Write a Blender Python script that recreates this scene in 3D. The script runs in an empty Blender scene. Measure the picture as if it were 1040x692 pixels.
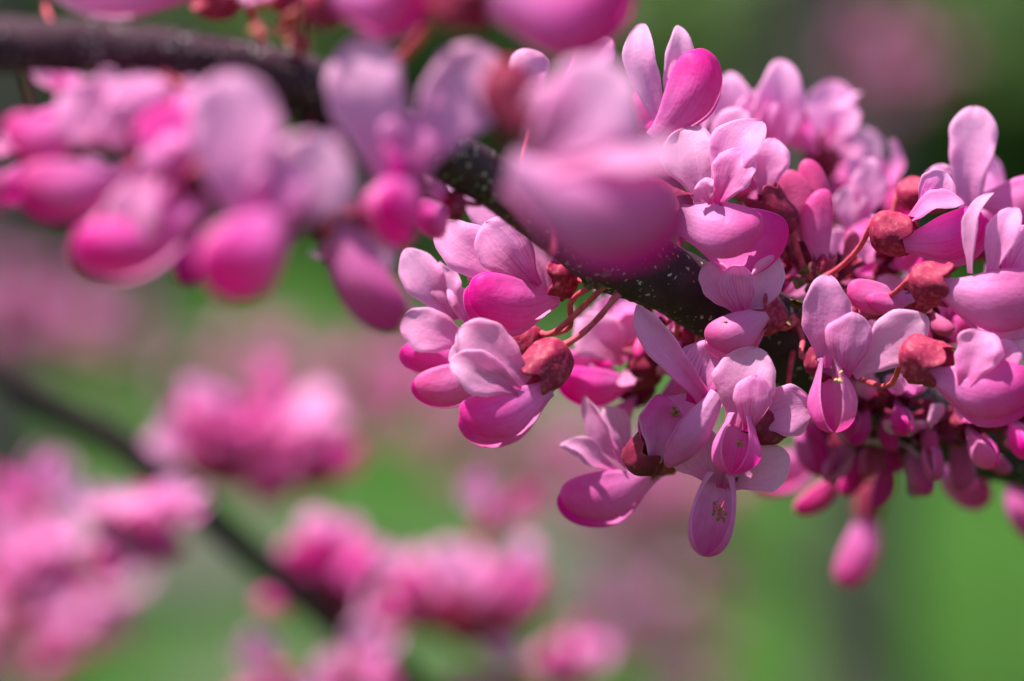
import bpy, math, random
import numpy as np
from mathutils import Vector, Matrix

R = math.radians
sc = bpy.context.scene
col = sc.collection
random.seed(7)
rng = np.random.default_rng(7)

# ------------------------------------------------------------------ camera
CAM = np.array([0.0, 0.0, 1.5])
PITCH = math.atan(286 / 4407.0)
Rt = np.array([1.0, 0, 0])
Fw = np.array([0, math.cos(PITCH), -math.sin(PITCH)])
Up = np.array([0, math.sin(PITCH), math.cos(PITCH)])
K = 1040 * 100 / 23.6
cd = bpy.data.cameras.new('camera')
cam = bpy.data.objects.new('camera', cd)
col.objects.link(cam)
cam.location = CAM
cam.rotation_euler = (math.pi / 2 - PITCH, 0, 0)
cd.lens = 100
cd.sensor_width = 23.6
cd.clip_start = 0.01
cd.clip_end = 1000
cd.dof.use_dof = True
cd.dof.focus_distance = 0.396
cd.dof.aperture_fstop = 8.5
sc.camera = cam

# ------------------------------------------------------------------ light
SUN_L = np.array([-0.36, 0.88, 0.13])          # towards the sun: right, up, towards viewer
sd = SUN_L[0] * Rt + SUN_L[1] * Up - SUN_L[2] * Fw
sd = sd / np.linalg.norm(sd)
elev = math.asin(sd[2])
w = bpy.data.worlds.new('World')
sc.world = w
w.use_nodes = True
nt = w.node_tree
sky = nt.nodes.new('ShaderNodeTexSky')
sky.sky_type = 'NISHITA'
sky.sun_disc = False
sky.sun_elevation = elev
sky.sun_rotation = math.atan2(sd[0], sd[1])
bg = nt.nodes['Background']
bg.inputs[1].default_value = 0.088
nt.links.new(sky.outputs[0], bg.inputs[0])
sl = bpy.data.lights.new('sun', 'SUN')
sl.energy = 4.8
sl.angle = R(0.53)
sl.color = (1.0, 0.95, 0.87)
so = bpy.data.objects.new('sun', sl)
col.objects.link(so)
so.rotation_euler = Vector(sd).to_track_quat('Z', 'Y').to_euler()
sc.view_settings.view_transform = 'Standard'
sc.view_settings.look = 'None'
sc.view_settings.gamma = 1
sc.view_settings.exposure = 1.3
sc.render.engine = 'CYCLES'
sc.cycles.use_denoising = True
sc.cycles.max_bounces = 10
sc.cycles.transmission_bounces = 8
sc.cycles.diffuse_bounces = 6

# ------------------------------------------------------------------ helpers
def at(px, py, z):
    """a point of the place: column and row as seen from the camera, z metres away"""
    return CAM + Fw * z + Rt * ((px - 520) / K * z) + Up * (-(py - 346) / K * z)

def atv(P, Z):
    """P: N x 3 (column, -row, rise towards the viewer) around the depth Z in metres"""
    P = np.asarray(P, float)
    z = Z - P[:, 2] * Z / K
    return CAM + np.outer(z, Fw) + np.outer((P[:, 0] - 520) / K * z, Rt) + np.outer((P[:, 1] + 346) / K * z, Up)

def unit(v):
    v = np.asarray(v, float)
    return v / max(1e-9, np.linalg.norm(v))

def grid_faces(nu, nv, wrap=False):
    f = []
    m = nv if wrap else nv - 1
    for i in range(nu - 1):
        for j in range(m):
            a = i * nv + j
            b = i * nv + (j + 1) % nv
            f.append((a, b, b + nv, a + nv))
    return f

class MB:
    def __init__(self):
        self.v, self.f, self.uv, self.m, self.n = [], [], [], [], 0
    def add(self, V, F, UV=None, mi=0):
        V = np.asarray(V, float)
        self.v.append(V)
        self.f += [tuple(i + self.n for i in q) for q in F]
        self.uv.append(np.zeros((len(V), 2)) if UV is None else UV)
        self.m += [mi] * len(F)
        self.n += len(V)
    def build(self, name, mats, parent=None, smooth=True):
        V = np.concatenate(self.v)
        UV = np.concatenate(self.uv)
        if parent is not None:
            V = V - np.array(parent['_w'])
            org = None
        else:
            org = V.mean(0)
            V = V - org
        me = bpy.data.meshes.new(name)
        me.from_pydata(V.tolist(), [], self.f)
        ul = me.uv_layers.new(name='UVMap')
        li = np.empty(len(me.loops), np.int32)
        me.loops.foreach_get('vertex_index', li)
        ul.data.foreach_set('uv', UV[li].astype(np.float32).ravel())
        if not isinstance(mats, (list, tuple)):
            mats = [mats]
        for mm in mats:
            me.materials.append(mm)
        me.polygons.foreach_set('material_index', np.array(self.m, np.int32))
        me.polygons.foreach_set('use_smooth', np.full(len(me.polygons), smooth))
        me.update()
        o = bpy.data.objects.new(name, me)
        col.objects.link(o)
        if parent is not None:
            o.parent = parent
            o['_w'] = list(parent['_w'])
        else:
            o.location = org
            o['_w'] = list(org)
        return o

def empty(name, loc):
    o = bpy.data.objects.new(name, None)
    o.empty_display_size = 0.002
    o.location = loc
    o['_w'] = [float(x) for x in loc]
    col.objects.link(o)
    return o

def tag(o, label=None, cat=None, group=None, kind=None):
    if label: o['label'] = label
    if cat: o['category'] = cat
    if group: o['group'] = group
    if kind: o['kind'] = kind
    return o

def spline(pts, n):
    """Catmull-Rom through rows of any width"""
    P = np.asarray(pts, float)
    P = np.vstack([2 * P[0] - P[1], P, 2 * P[-1] - P[-2]])
    out = []
    segs = len(P) - 3
    for k in range(n):
        t = k / (n - 1) * segs
        i = min(int(t), segs - 1)
        t -= i
        a, b, c, d = P[i:i + 4]
        out.append(0.5 * (2 * b + (c - a) * t + (2 * a - 5 * b + 4 * c - d) * t * t + (3 * b - a - 3 * c + d) * t ** 3))
    return np.array(out)

def tube(C, r, nv=10, wob=None):
    """tube along C (N x 3) with radii r; closed ends"""
    C = np.asarray(C, float)
    n = len(C)
    r = np.broadcast_to(np.asarray(r, float), (n,))
    T = np.gradient(C, axis=0)
    T /= np.linalg.norm(T, axis=1)[:, None] + 1e-12
    a = unit(np.cross(T[0], [0.3, 0.5, 0.8]))
    V, UV = [], []
    L = np.concatenate([[0], np.cumsum(np.linalg.norm(np.diff(C, axis=0), axis=1))])
    for i in range(n):
        a = unit(a - T[i] * np.dot(a, T[i]))
        b = np.cross(T[i], a)
        for j in range(nv):
            th = 2 * math.pi * j / nv
            rr = r[i] * (1 if wob is None else wob[i, j])
            V.append(C[i] + (a * math.cos(th) + b * math.sin(th)) * rr)
            UV.append((L[i] / max(L[-1], 1e-9), j / nv))
    F = grid_faces(n, nv, True)
    V += [C[0], C[-1]]
    UV += [(0, 0), (1, 0)]
    k = n * nv
    for j in range(nv):
        F.append((k, (j + 1) % nv, j))
        F.append((k + 1, (n - 1) * nv + j, (n - 1) * nv + (j + 1) % nv))
    return np.array(V), F, np.array(UV)

# ------------------------------------------------------------------ materials
def nmat(name):
    m = bpy.data.materials.new(name)
    m.use_nodes = True
    t = m.node_tree
    t.nodes.clear()
    return m, t, t.nodes, t.links

def ramp(N, stops):
    r = N.new('ShaderNodeValToRGB')
    e = r.color_ramp.elements
    while len(e) < len(stops): e.new(0.5)
    for q, (p, c) in zip(e, stops):
        q.position = p
        q.color = (*c, 1) if len(c) == 3 else c
    return r

def petal_mat(name, base, mid, tip, vein, vein_amt, transl=0.4, vein_base=0.6, rough=0.5):
    m, t, N, L = nmat(name)
    out = N.new('ShaderNodeOutputMaterial')
    uv = N.new('ShaderNodeUVMap'); uv.uv_map = 'UVMap'
    sep = N.new('ShaderNodeSeparateXYZ'); L.new(uv.outputs[0], sep.inputs[0])
    oi = N.new('ShaderNodeObjectInfo')
    # noisy position along the petal
    n1 = N.new('ShaderNodeTexNoise'); n1.inputs['Scale'].default_value = 900; n1.inputs['Detail'].default_value = 3
    tc = N.new('ShaderNodeTexCoord'); L.new(tc.outputs['Object'], n1.inputs['Vector'])
    ad = N.new('ShaderNodeMath'); ad.operation = 'MULTIPLY_ADD'
    L.new(n1.outputs[0], ad.inputs[0]); ad.inputs[1].default_value = 0.35; 
    sb = N.new('ShaderNodeMath'); sb.operation = 'SUBTRACT'; L.new(sep.outputs[0], sb.inputs[0]); sb.inputs[1].default_value = 0.17
    L.new(sb.outputs[0], ad.inputs[2])
    cr = ramp(N, [(0.0, base), (0.42, mid), (0.95, tip)]); L.new(ad.outputs[0], cr.inputs[0])
    # veins: noise stretched along the petal, fanned towards the tip
    mp = N.new('ShaderNodeMapping'); mp.inputs['Scale'].default_value = (1.5, 30, 1)
    cxyz = N.new('ShaderNodeCombineXYZ'); L.new(sep.outputs[0], cxyz.inputs[0]); L.new(sep.outputs[1], cxyz.inputs[1]); L.new(oi.outputs['Random'], cxyz.inputs[2])
    L.new(cxyz.outputs[0], mp.inputs[0])
    nv = N.new('ShaderNodeTexNoise'); nv.inputs['Scale'].default_value = 1.0; nv.inputs['Detail'].default_value = 4; nv.inputs['Roughness'].default_value = .6
    nv.inputs['Distortion'].default_value = 0.25
    L.new(mp.outputs[0], nv.inputs['Vector'])
    vr = ramp(N, [(0.46, (0, 0, 0)), (0.68, (1, 1, 1))]); L.new(nv.outputs[0], vr.inputs[0])
    fall = N.new('ShaderNodeMapRange'); fall.inputs['From Min'].default_value = 0.1; fall.inputs['From Max'].default_value = 0.9
    fall.inputs['To Min'].default_value = vein_base; fall.inputs['To Max'].default_value = vein_amt * 0.35
    L.new(sep.outputs[0], fall.inputs[0])
    vm = N.new('ShaderNodeMath'); vm.operation = 'MULTIPLY'; L.new(vr.outputs[0], vm.inputs[0]); L.new(fall.outputs[0], vm.inputs[1])
    mx = N.new('ShaderNodeMix'); mx.data_type = 'RGBA'; L.new(vm.outputs[0], mx.inputs[0]); L.new(cr.outputs[0], mx.inputs[6]); mx.inputs[7].default_value = (*vein, 1)
    # thin pale rim
    rm = N.new('ShaderNodeMath'); rm.operation = 'SUBTRACT'; L.new(sep.outputs[1], rm.inputs[0]); rm.inputs[1].default_value = 0.5
    ra = N.new('ShaderNodeMath'); ra.operation = 'ABSOLUTE'; L.new(rm.outputs[0], ra.inputs[0])
    rg = N.new('ShaderNodeMapRange'); L.new(ra.outputs[0], rg.inputs[0]); rg.inputs['From Min'].default_value = 0.46; rg.inputs['From Max'].default_value = 0.5; rg.inputs['To Max'].default_value = 0.5
    rx = N.new('ShaderNodeMix'); rx.data_type = 'RGBA'; L.new(rg.outputs[0], rx.inputs[0]); L.new(mx.outputs[2], rx.inputs[6]); rx.inputs[7].default_value = (0.90, 0.60, 0.78, 1)
    n4 = N.new('ShaderNodeTexNoise'); n4.inputs['Scale'].default_value = 420; n4.inputs['Detail'].default_value = 5; n4.inputs['Distortion'].default_value = 0.6
    L.new(tc.outputs['Object'], n4.inputs['Vector'])
    br = ramp(N, [(0.73, (0, 0, 0)), (0.80, (.45, .45, .45))]); L.new(n4.outputs[0], br.inputs[0])
    bx = N.new('ShaderNodeMix'); bx.data_type = 'RGBA'; L.new(br.outputs[0], bx.inputs[0]); L.new(rx.outputs[2], bx.inputs[6]); bx.inputs[7].default_value = (0.40, 0.12, 0.20, 1)
    # flower to flower variation and fine mottling
    n2 = N.new('ShaderNodeTexNoise'); n2.inputs['Scale'].default_value = 2600; n2.inputs['Detail'].default_value = 4
    L.new(tc.outputs['Object'], n2.inputs['Vector'])
    vv = N.new('ShaderNodeMapRange'); vv.inputs['To Min'].default_value = 0.86; vv.inputs['To Max'].default_value = 1.1
    av = N.new('ShaderNodeMath'); av.operation = 'MULTIPLY_ADD'; L.new(n2.outputs[0], av.inputs[0]); av.inputs[1].default_value = 0.6
    hv = N.new('ShaderNodeMath'); hv.operation = 'MULTIPLY'; L.new(oi.outputs['Random'], hv.inputs[0]); hv.inputs[1].default_value = 0.4
    L.new(hv.outputs[0], av.inputs[2]); L.new(av.outputs[0], vv.inputs[0])
    hs = N.new('ShaderNodeHueSaturation'); L.new(vv.outputs[0], hs.inputs['Value']); L.new(bx.outputs[2], hs.inputs['Color'])
    sv = N.new('ShaderNodeMapRange'); L.new(oi.outputs['Random'], sv.inputs[0]); sv.inputs['To Min'].default_value = 0.9; sv.inputs['To Max'].default_value = 1.12
    L.new(sv.outputs[0], hs.inputs['Saturation'])
    bp = N.new('ShaderNodeBump'); bp.inputs['Strength'].default_value = 0.35; bp.inputs['Distance'].default_value = 0.00012
    bs = N.new('ShaderNodeMath'); bs.operation = 'MULTIPLY_ADD'; L.new(nv.outputs[0], bs.inputs[0]); bs.inputs[1].default_value = 0.7
    b4 = N.new('ShaderNodeMath'); b4.operation = 'MULTIPLY_ADD'; L.new(n4.outputs[0], b4.inputs[0]); b4.inputs[1].default_value = 3.0; L.new(n2.outputs[0], b4.inputs[2]); L.new(b4.outputs[0], bs.inputs[2])
    L.new(bs.outputs[0], bp.inputs['Height'])
    p = N.new('ShaderNodeBsdfPrincipled'); L.new(hs.outputs[0], p.inputs['Base Color'])
    p.inputs['Roughness'].default_value = rough
    p.inputs['Specular IOR Level'].default_value = 0.22
    L.new(bp.outputs[0], p.inputs['Normal'])
    tr = N.new('ShaderNodeBsdfTranslucent'); L.new(bp.outputs[0], tr.inputs['Normal'])
    h2 = N.new('ShaderNodeHueSaturation'); h2.inputs['Saturation'].default_value = 1.12; L.new(hs.outputs[0], h2.inputs['Color']); L.new(h2.outputs[0], tr.inputs['Color'])
    ms = N.new('ShaderNodeMixShader'); ms.inputs[0].default_value = transl
    L.new(p.outputs[0], ms.inputs[1]); L.new(tr.outputs[0], ms.inputs[2]); L.new(ms.outputs[0], out.inputs[0])
    return m

M = {}
M['wing'] = petal_mat('wing petal pink', (0.79, 0.19, 0.48), (0.85, 0.31, 0.62), (0.88, 0.41, 0.71), (0.74, 0.13, 0.44), 0.4, 0.56, vein_base=.5)
M['standard'] = petal_mat('standard petal pink', (0.70, 0.06, 0.32), (0.81, 0.27, 0.60), (0.86, 0.38, 0.70), (0.62, 0.035, 0.28), 0.8, 0.55, vein_base=1.0)
M['keel'] = petal_mat('keel petal magenta', (0.82, 0.30, 0.64), (0.77, 0.19, 0.54), (0.72, 0.06, 0.34), (0.62, 0.06, 0.34), 0.5, 0.47, vein_base=0.4)
M['bud'] = petal_mat('bud petal magenta', (0.70, 0.20, 0.40), (0.60, 0.09, 0.28), (0.56, 0.05, 0.22), (0.36, 0.03, 0.14), 0.5, 0.3, vein_base=0.4)

def plain_mat(name, c1, c2, scale, rough=0.5, transl=0.0, spots=None, bump=0.4, bdist=0.0002, spec=0.4):
    m, t, N, L = nmat(name)
    out = N.new('ShaderNodeOutputMaterial')
    tc = N.new('ShaderNodeTexCoord')
    n = N.new('ShaderNodeTexNoise'); n.inputs['Scale'].default_value = scale; n.inputs['Detail'].default_value = 5; n.inputs['Roughness'].default_value = .6
    L.new(tc.outputs['Object'], n.inputs['Vector'])
    r = ramp(N, [(0.32, c1), (0.68, c2)]); L.new(n.outputs[0], r.inputs[0])
    c = r.outputs[0]
    if spots:
        v = N.new('ShaderNodeTexNoise'); v.inputs['Scale'].default_value = spots[0]; v.inputs['Detail'].default_value = 2
        L.new(tc.outputs['Object'], v.inputs['Vector'])
        rr = ramp(N, [(spots[2] - .08, (0, 0, 0)), (spots[2] + .12, (.8, .8, .8))]); L.new(v.outputs[0], rr.inputs[0])
        mx = N.new('ShaderNodeMix'); mx.data_type = 'RGBA'; L.new(rr.outputs[0], mx.inputs[0]); L.new(c, mx.inputs[6]); mx.inputs[7].default_value = (*spots[1], 1)
        c = mx.outputs[2]
    p = N.new('ShaderNodeBsdfPrincipled'); L.new(c, p.inputs['Base Color']); p.inputs['Roughness'].default_value = rough
    p.inputs['Specular IOR Level'].default_value = spec
    b = N.new('ShaderNodeBump'); b.inputs['Strength'].default_value = bump; b.inputs['Distance'].default_value = bdist
    L.new(n.outputs[0], b.inputs['Height']); L.new(b.outputs[0], p.inputs['Normal'])
    if transl:
        tr = N.new('ShaderNodeBsdfTranslucent'); L.new(c, tr.inputs['Color'])
        ms = N.new('ShaderNodeMixShader'); ms.inputs[0].default_value = transl
        L.new(p.outputs[0], ms.inputs[1]); L.new(tr.outputs[0], ms.inputs[2]); L.new(ms.outputs[0], out.inputs[0])
    else:
        L.new(p.outputs[0], out.inputs[0])
    return m

M['calyx'] = plain_mat('calyx red', (0.26, 0.010, 0.060), (0.48, 0.035, 0.105), 520, 0.6, 0.3, (1900, (0.56, 0.11, 0.17), 0.58), .6, .0003, .2)
M['calyx_dark'] = plain_mat('calyx dark red', (0.15, 0.008, 0.040), (0.34, 0.022, 0.075), 420, 0.6, 0.25, (1500, (0.40, 0.10, 0.11), 0.66), .6, .0003, .2)
M['pedicel'] = plain_mat('pedicel coral', (0.46, 0.03, 0.09), (0.68, 0.13, 0.17), 900, 0.55, 0.25, None, .4, .0002, .2)
M['anther'] = plain_mat('anther ochre', (0.40, 0.25, 0.06), (0.62, 0.46, 0.20), 3000, 0.6)
M['anther_dark'] = plain_mat('anther brown', (0.10, 0.03, 0.01), (0.30, 0.14, 0.03), 3000, 0.6)
M['scale'] = plain_mat('bud scale brown', (0.05, 0.03, 0.015), (0.22, 0.13, 0.05), 900, 0.6)
M['scale_red'] = plain_mat('bud scale red', (0.25, 0.02, 0.03), (0.55, 0.16, 0.14), 900, 0.5, 0.2)

def bark_mat(name, d1, d2, speck, vs=1150, noise=400):
    m, t, N, L = nmat(name)
    out = N.new('ShaderNodeOutputMaterial')
    tc = N.new('ShaderNodeTexCoord')
    n = N.new('ShaderNodeTexNoise'); n.inputs['Scale'].default_value = noise; n.inputs['Detail'].default_value = 6
    L.new(tc.outputs['Object'], n.inputs['Vector'])
    r = ramp(N, [(0.3, d1), (0.7, d2)]); L.new(n.outputs[0], r.inputs[0])
    nd = N.new('ShaderNodeTexNoise'); nd.inputs['Scale'].default_value = vs * 0.8; L.new(tc.outputs['Object'], nd.inputs['Vector'])
    mxv = N.new('ShaderNodeMix'); mxv.data_type = 'VECTOR'; mxv.inputs[0].default_value = 0.0009
    L.new(tc.outputs['Object'], mxv.inputs[4]); L.new(nd.outputs['Color'], mxv.inputs[5])
    v = N.new('ShaderNodeTexVoronoi'); v.inputs['Scale'].default_value = vs; v.inputs['Randomness'].default_value = 1
    L.new(mxv.outputs[1], v.inputs['Vector'])
    # speck size differs from cell to cell
    sp = N.new('ShaderNodeSeparateColor'); L.new(v.outputs['Color'], sp.inputs[0])
    th = N.new('ShaderNodeMapRange'); L.new(sp.outputs[0], th.inputs[0]); th.inputs['To Min'].default_value = 0.0; th.inputs['To Max'].default_value = 0.36
    nc = N.new('ShaderNodeTexNoise'); nc.inputs['Scale'].default_value = 350; nc.inputs['Detail'].default_value = 3; L.new(tc.outputs['Object'], nc.inputs['Vector'])
    ncl = N.new('ShaderNodeMath'); ncl.operation = 'MULTIPLY_ADD'; L.new(nc.outputs[0], ncl.inputs[0]); ncl.inputs[1].default_value = 0.7; ncl.inputs[2].default_value = -0.34
    tha = N.new('ShaderNodeMath'); tha.operation = 'ADD'; L.new(th.outputs[0], tha.inputs[0]); L.new(ncl.outputs[0], tha.inputs[1])
    lt = N.new('ShaderNodeMath'); lt.operation = 'SUBTRACT'; L.new(tha.outputs[0], lt.inputs[0]); L.new(v.outputs['Distance'], lt.inputs[1])
    rr = ramp(N, [(0.0, (0, 0, 0)), (0.09, (1, 1, 1))]); L.new(lt.outputs[0], rr.inputs[0])
    mx = N.new('ShaderNodeMix'); mx.data_type = 'RGBA'; L.new(rr.outputs[0], mx.inputs[0]); L.new(r.outputs[0], mx.inputs[6]); mx.inputs[7].default_value = (*speck, 1)
    p = N.new('ShaderNodeBsdfPrincipled'); L.new(mx.outputs[2], p.inputs['Base Color']); p.inputs['Roughness'].default_value = 0.72; p.inputs['Specular IOR Level'].default_value = 0.22
    hh = N.new('ShaderNodeMath'); hh.operation = 'ADD'; L.new(n.outputs[0], hh.inputs[0]); L.new(rr.outputs[0], hh.inputs[1])
    b = N.new('ShaderNodeBump'); b.inputs['Strength'].default_value = 0.9; b.inputs['Distance'].default_value = 0.0003
    L.new(hh.outputs[0], b.inputs['Height']); L.new(b.outputs[0], p.inputs['Normal'])
    L.new(p.outputs[0], out.inputs[0])
    return m
M['bark'] = bark_mat('branch bark', (0.030, 0.009, 0.017), (0.060, 0.024, 0.036), (0.40, 0.33, 0.34), 1500)
M['bark_far'] = bark_mat('grey branch bark', (0.018, 0.012, 0.012), (0.045, 0.03, 0.028), (0.15, 0.12, 0.1))
M['trunk'] = plain_mat('trunk bark', (0.025, 0.02, 0.018), (0.08, 0.065, 0.055), 14, 0.85, 0, None, 0.8, 0.02)
M['leaf'] = plain_mat('shrub leaf', (0.055, 0.105, 0.02), (0.10, 0.18, 0.035), 1.2, 0.5, 0.3)
M['far_blossom'] = plain_mat('distant blossom', (0.50, 0.10, 0.30), (0.72, 0.30, 0.52), 3, 0.6, 0.35)

# ------------------------------------------------------------------ petal shapes (column, -row, rise)
def P3(p):
    return np.array([p[0], -p[1], p[2] if len(p) > 2 else 0.0], float)

def petal(P0, P1, W, n=(0, 0, 1), bow=0.08, cup=0.22, claw=0.28, peak=0.66, ruffle=0.085, curl=-0.05, crease=0.03, asym=0.0, twist=0.0, nu=28, nv=19, tipf=1.85):
    W = W * 0.94
    P0, P1 = P3(P0), P3(P1)
    a = P1 - P0
    Ln = np.linalg.norm(a)
    a /= Ln
    n = np.array(n, float)
    n = unit(n - a * n.dot(a))
    s = np.cross(n, a)
    u = (1 - np.cos(np.linspace(0, math.pi, nu))) / 2
    v = np.sin(np.linspace(-1, 1, nv) * math.pi / 2)
    U, Vv = np.meshgrid(u, v, indexing='ij')
    peak = min(.8, max(.4, peak + rng.uniform(-.11, .06))); tipf = tipf * rng.uniform(.82, 1.15)
    t = np.clip(U / peak, 0, 1)
    rise = claw + (1 - claw) * (t * t * (3 - 2 * t))
    q = np.clip((U - peak) / (1 - peak), 0, 1)
    f = rise * np.power(np.clip(1 - q ** tipf, 0, 1), 1 / tipf)
    hw = W / 2 * f
    ph = rng.uniform(0, 6.28, 6)
    rf = ruffle * W * (np.sin(5.2 * U + 3.1 * Vv + ph[0]) * 0.55 + np.sin(11 * U - 4.5 * Vv + ph[1]) * 0.36 + np.sin(19 * U + 7 * Vv + ph[2]) * 0.24 + np.sin(31 * U + ph[3]) * 0.12) * np.abs(Vv) ** 1.5 * np.clip(U * 1.6, 0, 1)
    edge = 1 + 0.07 * np.sin(7 * U * np.sign(Vv) + ph[3]) + 0.03 * np.sin(23 * U + ph[4])
    Vw = Vv * edge
    off = bow * Ln * np.sin(math.pi * U) + curl * Ln * np.clip(U - 0.55, 0, 1) ** 2 * 4
    off = off + cup * hw * Vv ** 2 - crease * W * np.exp(-(Vv / 0.16) ** 2) * np.clip(1.2 - U, 0, 1) + rf
    off = off + 0.035 * Ln * np.sin(2.6 * math.pi * U + ph[5]) * U + 0.06 * hw * Vv * np.sin(3.0 * U + ph[2])
    roll = rng.uniform(0.12, 0.3)
    off = off - roll * hw * np.clip((np.abs(Vv) - 0.78) / 0.22, 0, 1) ** 2 - 0.05 * Ln * np.clip((U - 0.9) / 0.1, 0, 1) ** 2
    lat = Vw * hw + asym * Ln * np.sin(math.pi * U) + 0.02 * Ln * np.sin(4 * U + ph[0]) * U
    tw = twist * U
    lat2 = lat * np.cos(tw) - off * np.sin(tw) * 0.0
    off2 = off + lat * np.sin(tw)
    X = P0 + U[..., None] * Ln * a + lat2[..., None] * s + off2[..., None] * n
    UV = np.stack([U, Vv * 0.5 + 0.5], -1)
    return X.reshape(-1, 3), grid_faces(nu, nv), UV.reshape(-1, 2)

def keel_half(P0, P1, dn, H, B, side, gap=1.0, bow=0.06, claw=0.34, peak=0.58, nu=26, nv=18, tipf=2.2, fold=0.0):
    H = H * 0.9; B = B * 0.76; claw = claw * 0.85
    P0, P1 = P3(P0), P3(P1)
    a = P1 - P0
    Ln = np.linalg.norm(a)
    a /= Ln
    dn = np.array(dn, float)
    dn = unit(dn - a * dn.dot(a))
    sd_ = np.cross(a, dn) * side
    u = (1 - np.cos(np.linspace(0, math.pi, nu))) / 2
    v = np.linspace(0, 1, nv)
    U, T = np.meshgrid(u, v, indexing='ij')
    t = np.clip(U / peak, 0, 1)
    rise = claw + (1 - claw) * (t * t * (3 - 2 * t))
    q = np.clip((U - peak) / (1 - peak), 0, 1)
    f = rise * np.power(np.clip(1 - q ** tipf, 0, 1), 1 / tipf)
    ph = rng.uniform(0, 6.28, 4)
    wob = 0.84 + 0.07 * np.sin(4 * U + 5 * T + ph[0]) + 0.035 * np.sin(9 * U - 6 * T + ph[1]) - 0.16 * np.exp(-((T - 0.3) / 0.13) ** 2) * np.sin(math.pi * U)
    phi = T * math.pi
    d = -np.cos(phi) * H / 2 * f * np.where(T < 0.5, 0.8 + 0.2 * U, 1.0)
    l = np.power(np.clip(np.sin(phi), 0, 1), 0.8) * B * f * wob + gap * (1 - T) ** 1.5 * np.sin(math.pi * np.clip(U * 1.02, 0, 1)) ** 0.6 + 0.25 * (1 - T)
    # dorsal lip rolls outward a little
    l = l + fold * B * np.clip(1 - T / 0.2, 0, 1) ** 2 * f
    d = d + bow * Ln * np.sin(math.pi * U) - 0.05 * Ln * U ** 3 + 0.02 * H * np.sin(7 * U + ph[2]) * U
    X = P0 + U[..., None] * Ln * a + d[..., None] * dn + l[..., None] * sd_
    return X.reshape(-1, 3), grid_faces(nu, nv), np.stack([U, T * 0.94], -1).reshape(-1, 2)

def calyx_shape(Bs, Mo, r, nu=16, nv=30, gib=0.3, lobe=0.26):
    Bs, Mo = P3(Bs), P3(Mo)
    a = Mo - Bs
    Ln = np.linalg.norm(a)
    a /= Ln
    e1 = unit(np.cross(a, [0.2, 0.9, 0.3]))
    e2 = np.cross(a, e1)
    ph = rng.uniform(0, 6.28, 4)
    g = np.arctan2(e2.dot([0, -1, 0]), e1.dot([0, -1, 0]))
    rows = []
    prof = [(-0.05, 0.12), (-0.04, 0.22), (0.0, 0.42), (0.08, 0.66), (0.2, 0.84), (0.35, 0.95), (0.55, 1.0), (0.75, 0.98), (0.9, 0.96), (1.0, 0.98), (1.04, 0.97), (1.0, 0.92), (0.85, 0.86), (0.6, 0.75), (0.45, 0.4), (0.42, 0.05)]
    uvs = []
    for k, (x, rr) in enumerate(prof):
        for j in range(nv):
            th = 2 * math.pi * j / nv
            lob = (lobe * abs(math.cos(2.5 * th + ph[0])) - lobe * .5) * max(0, x - 0.35) / 0.65
            rad = r * 0.77 * rr * (1 + gib * 0.5 * math.cos(th - g) * math.sin(math.pi * min(max(x, 0), 1)) + 0.06 * math.sin(5 * th + ph[1]) * min(1, max(0, x) * 3) + 0.06 * math.sin(3 * th + 9 * x + ph[2]) + 0.03 * math.sin(11 * th - 7 * x + ph[3]))
            rows.append(Bs + a * Ln * (x + lob) + (e1 * math.cos(th) + e2 * math.sin(th)) * rad)
            uvs.append((x, j / nv))
    return np.array(rows), grid_faces(len(prof), nv, True), np.array(uvs)

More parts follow.
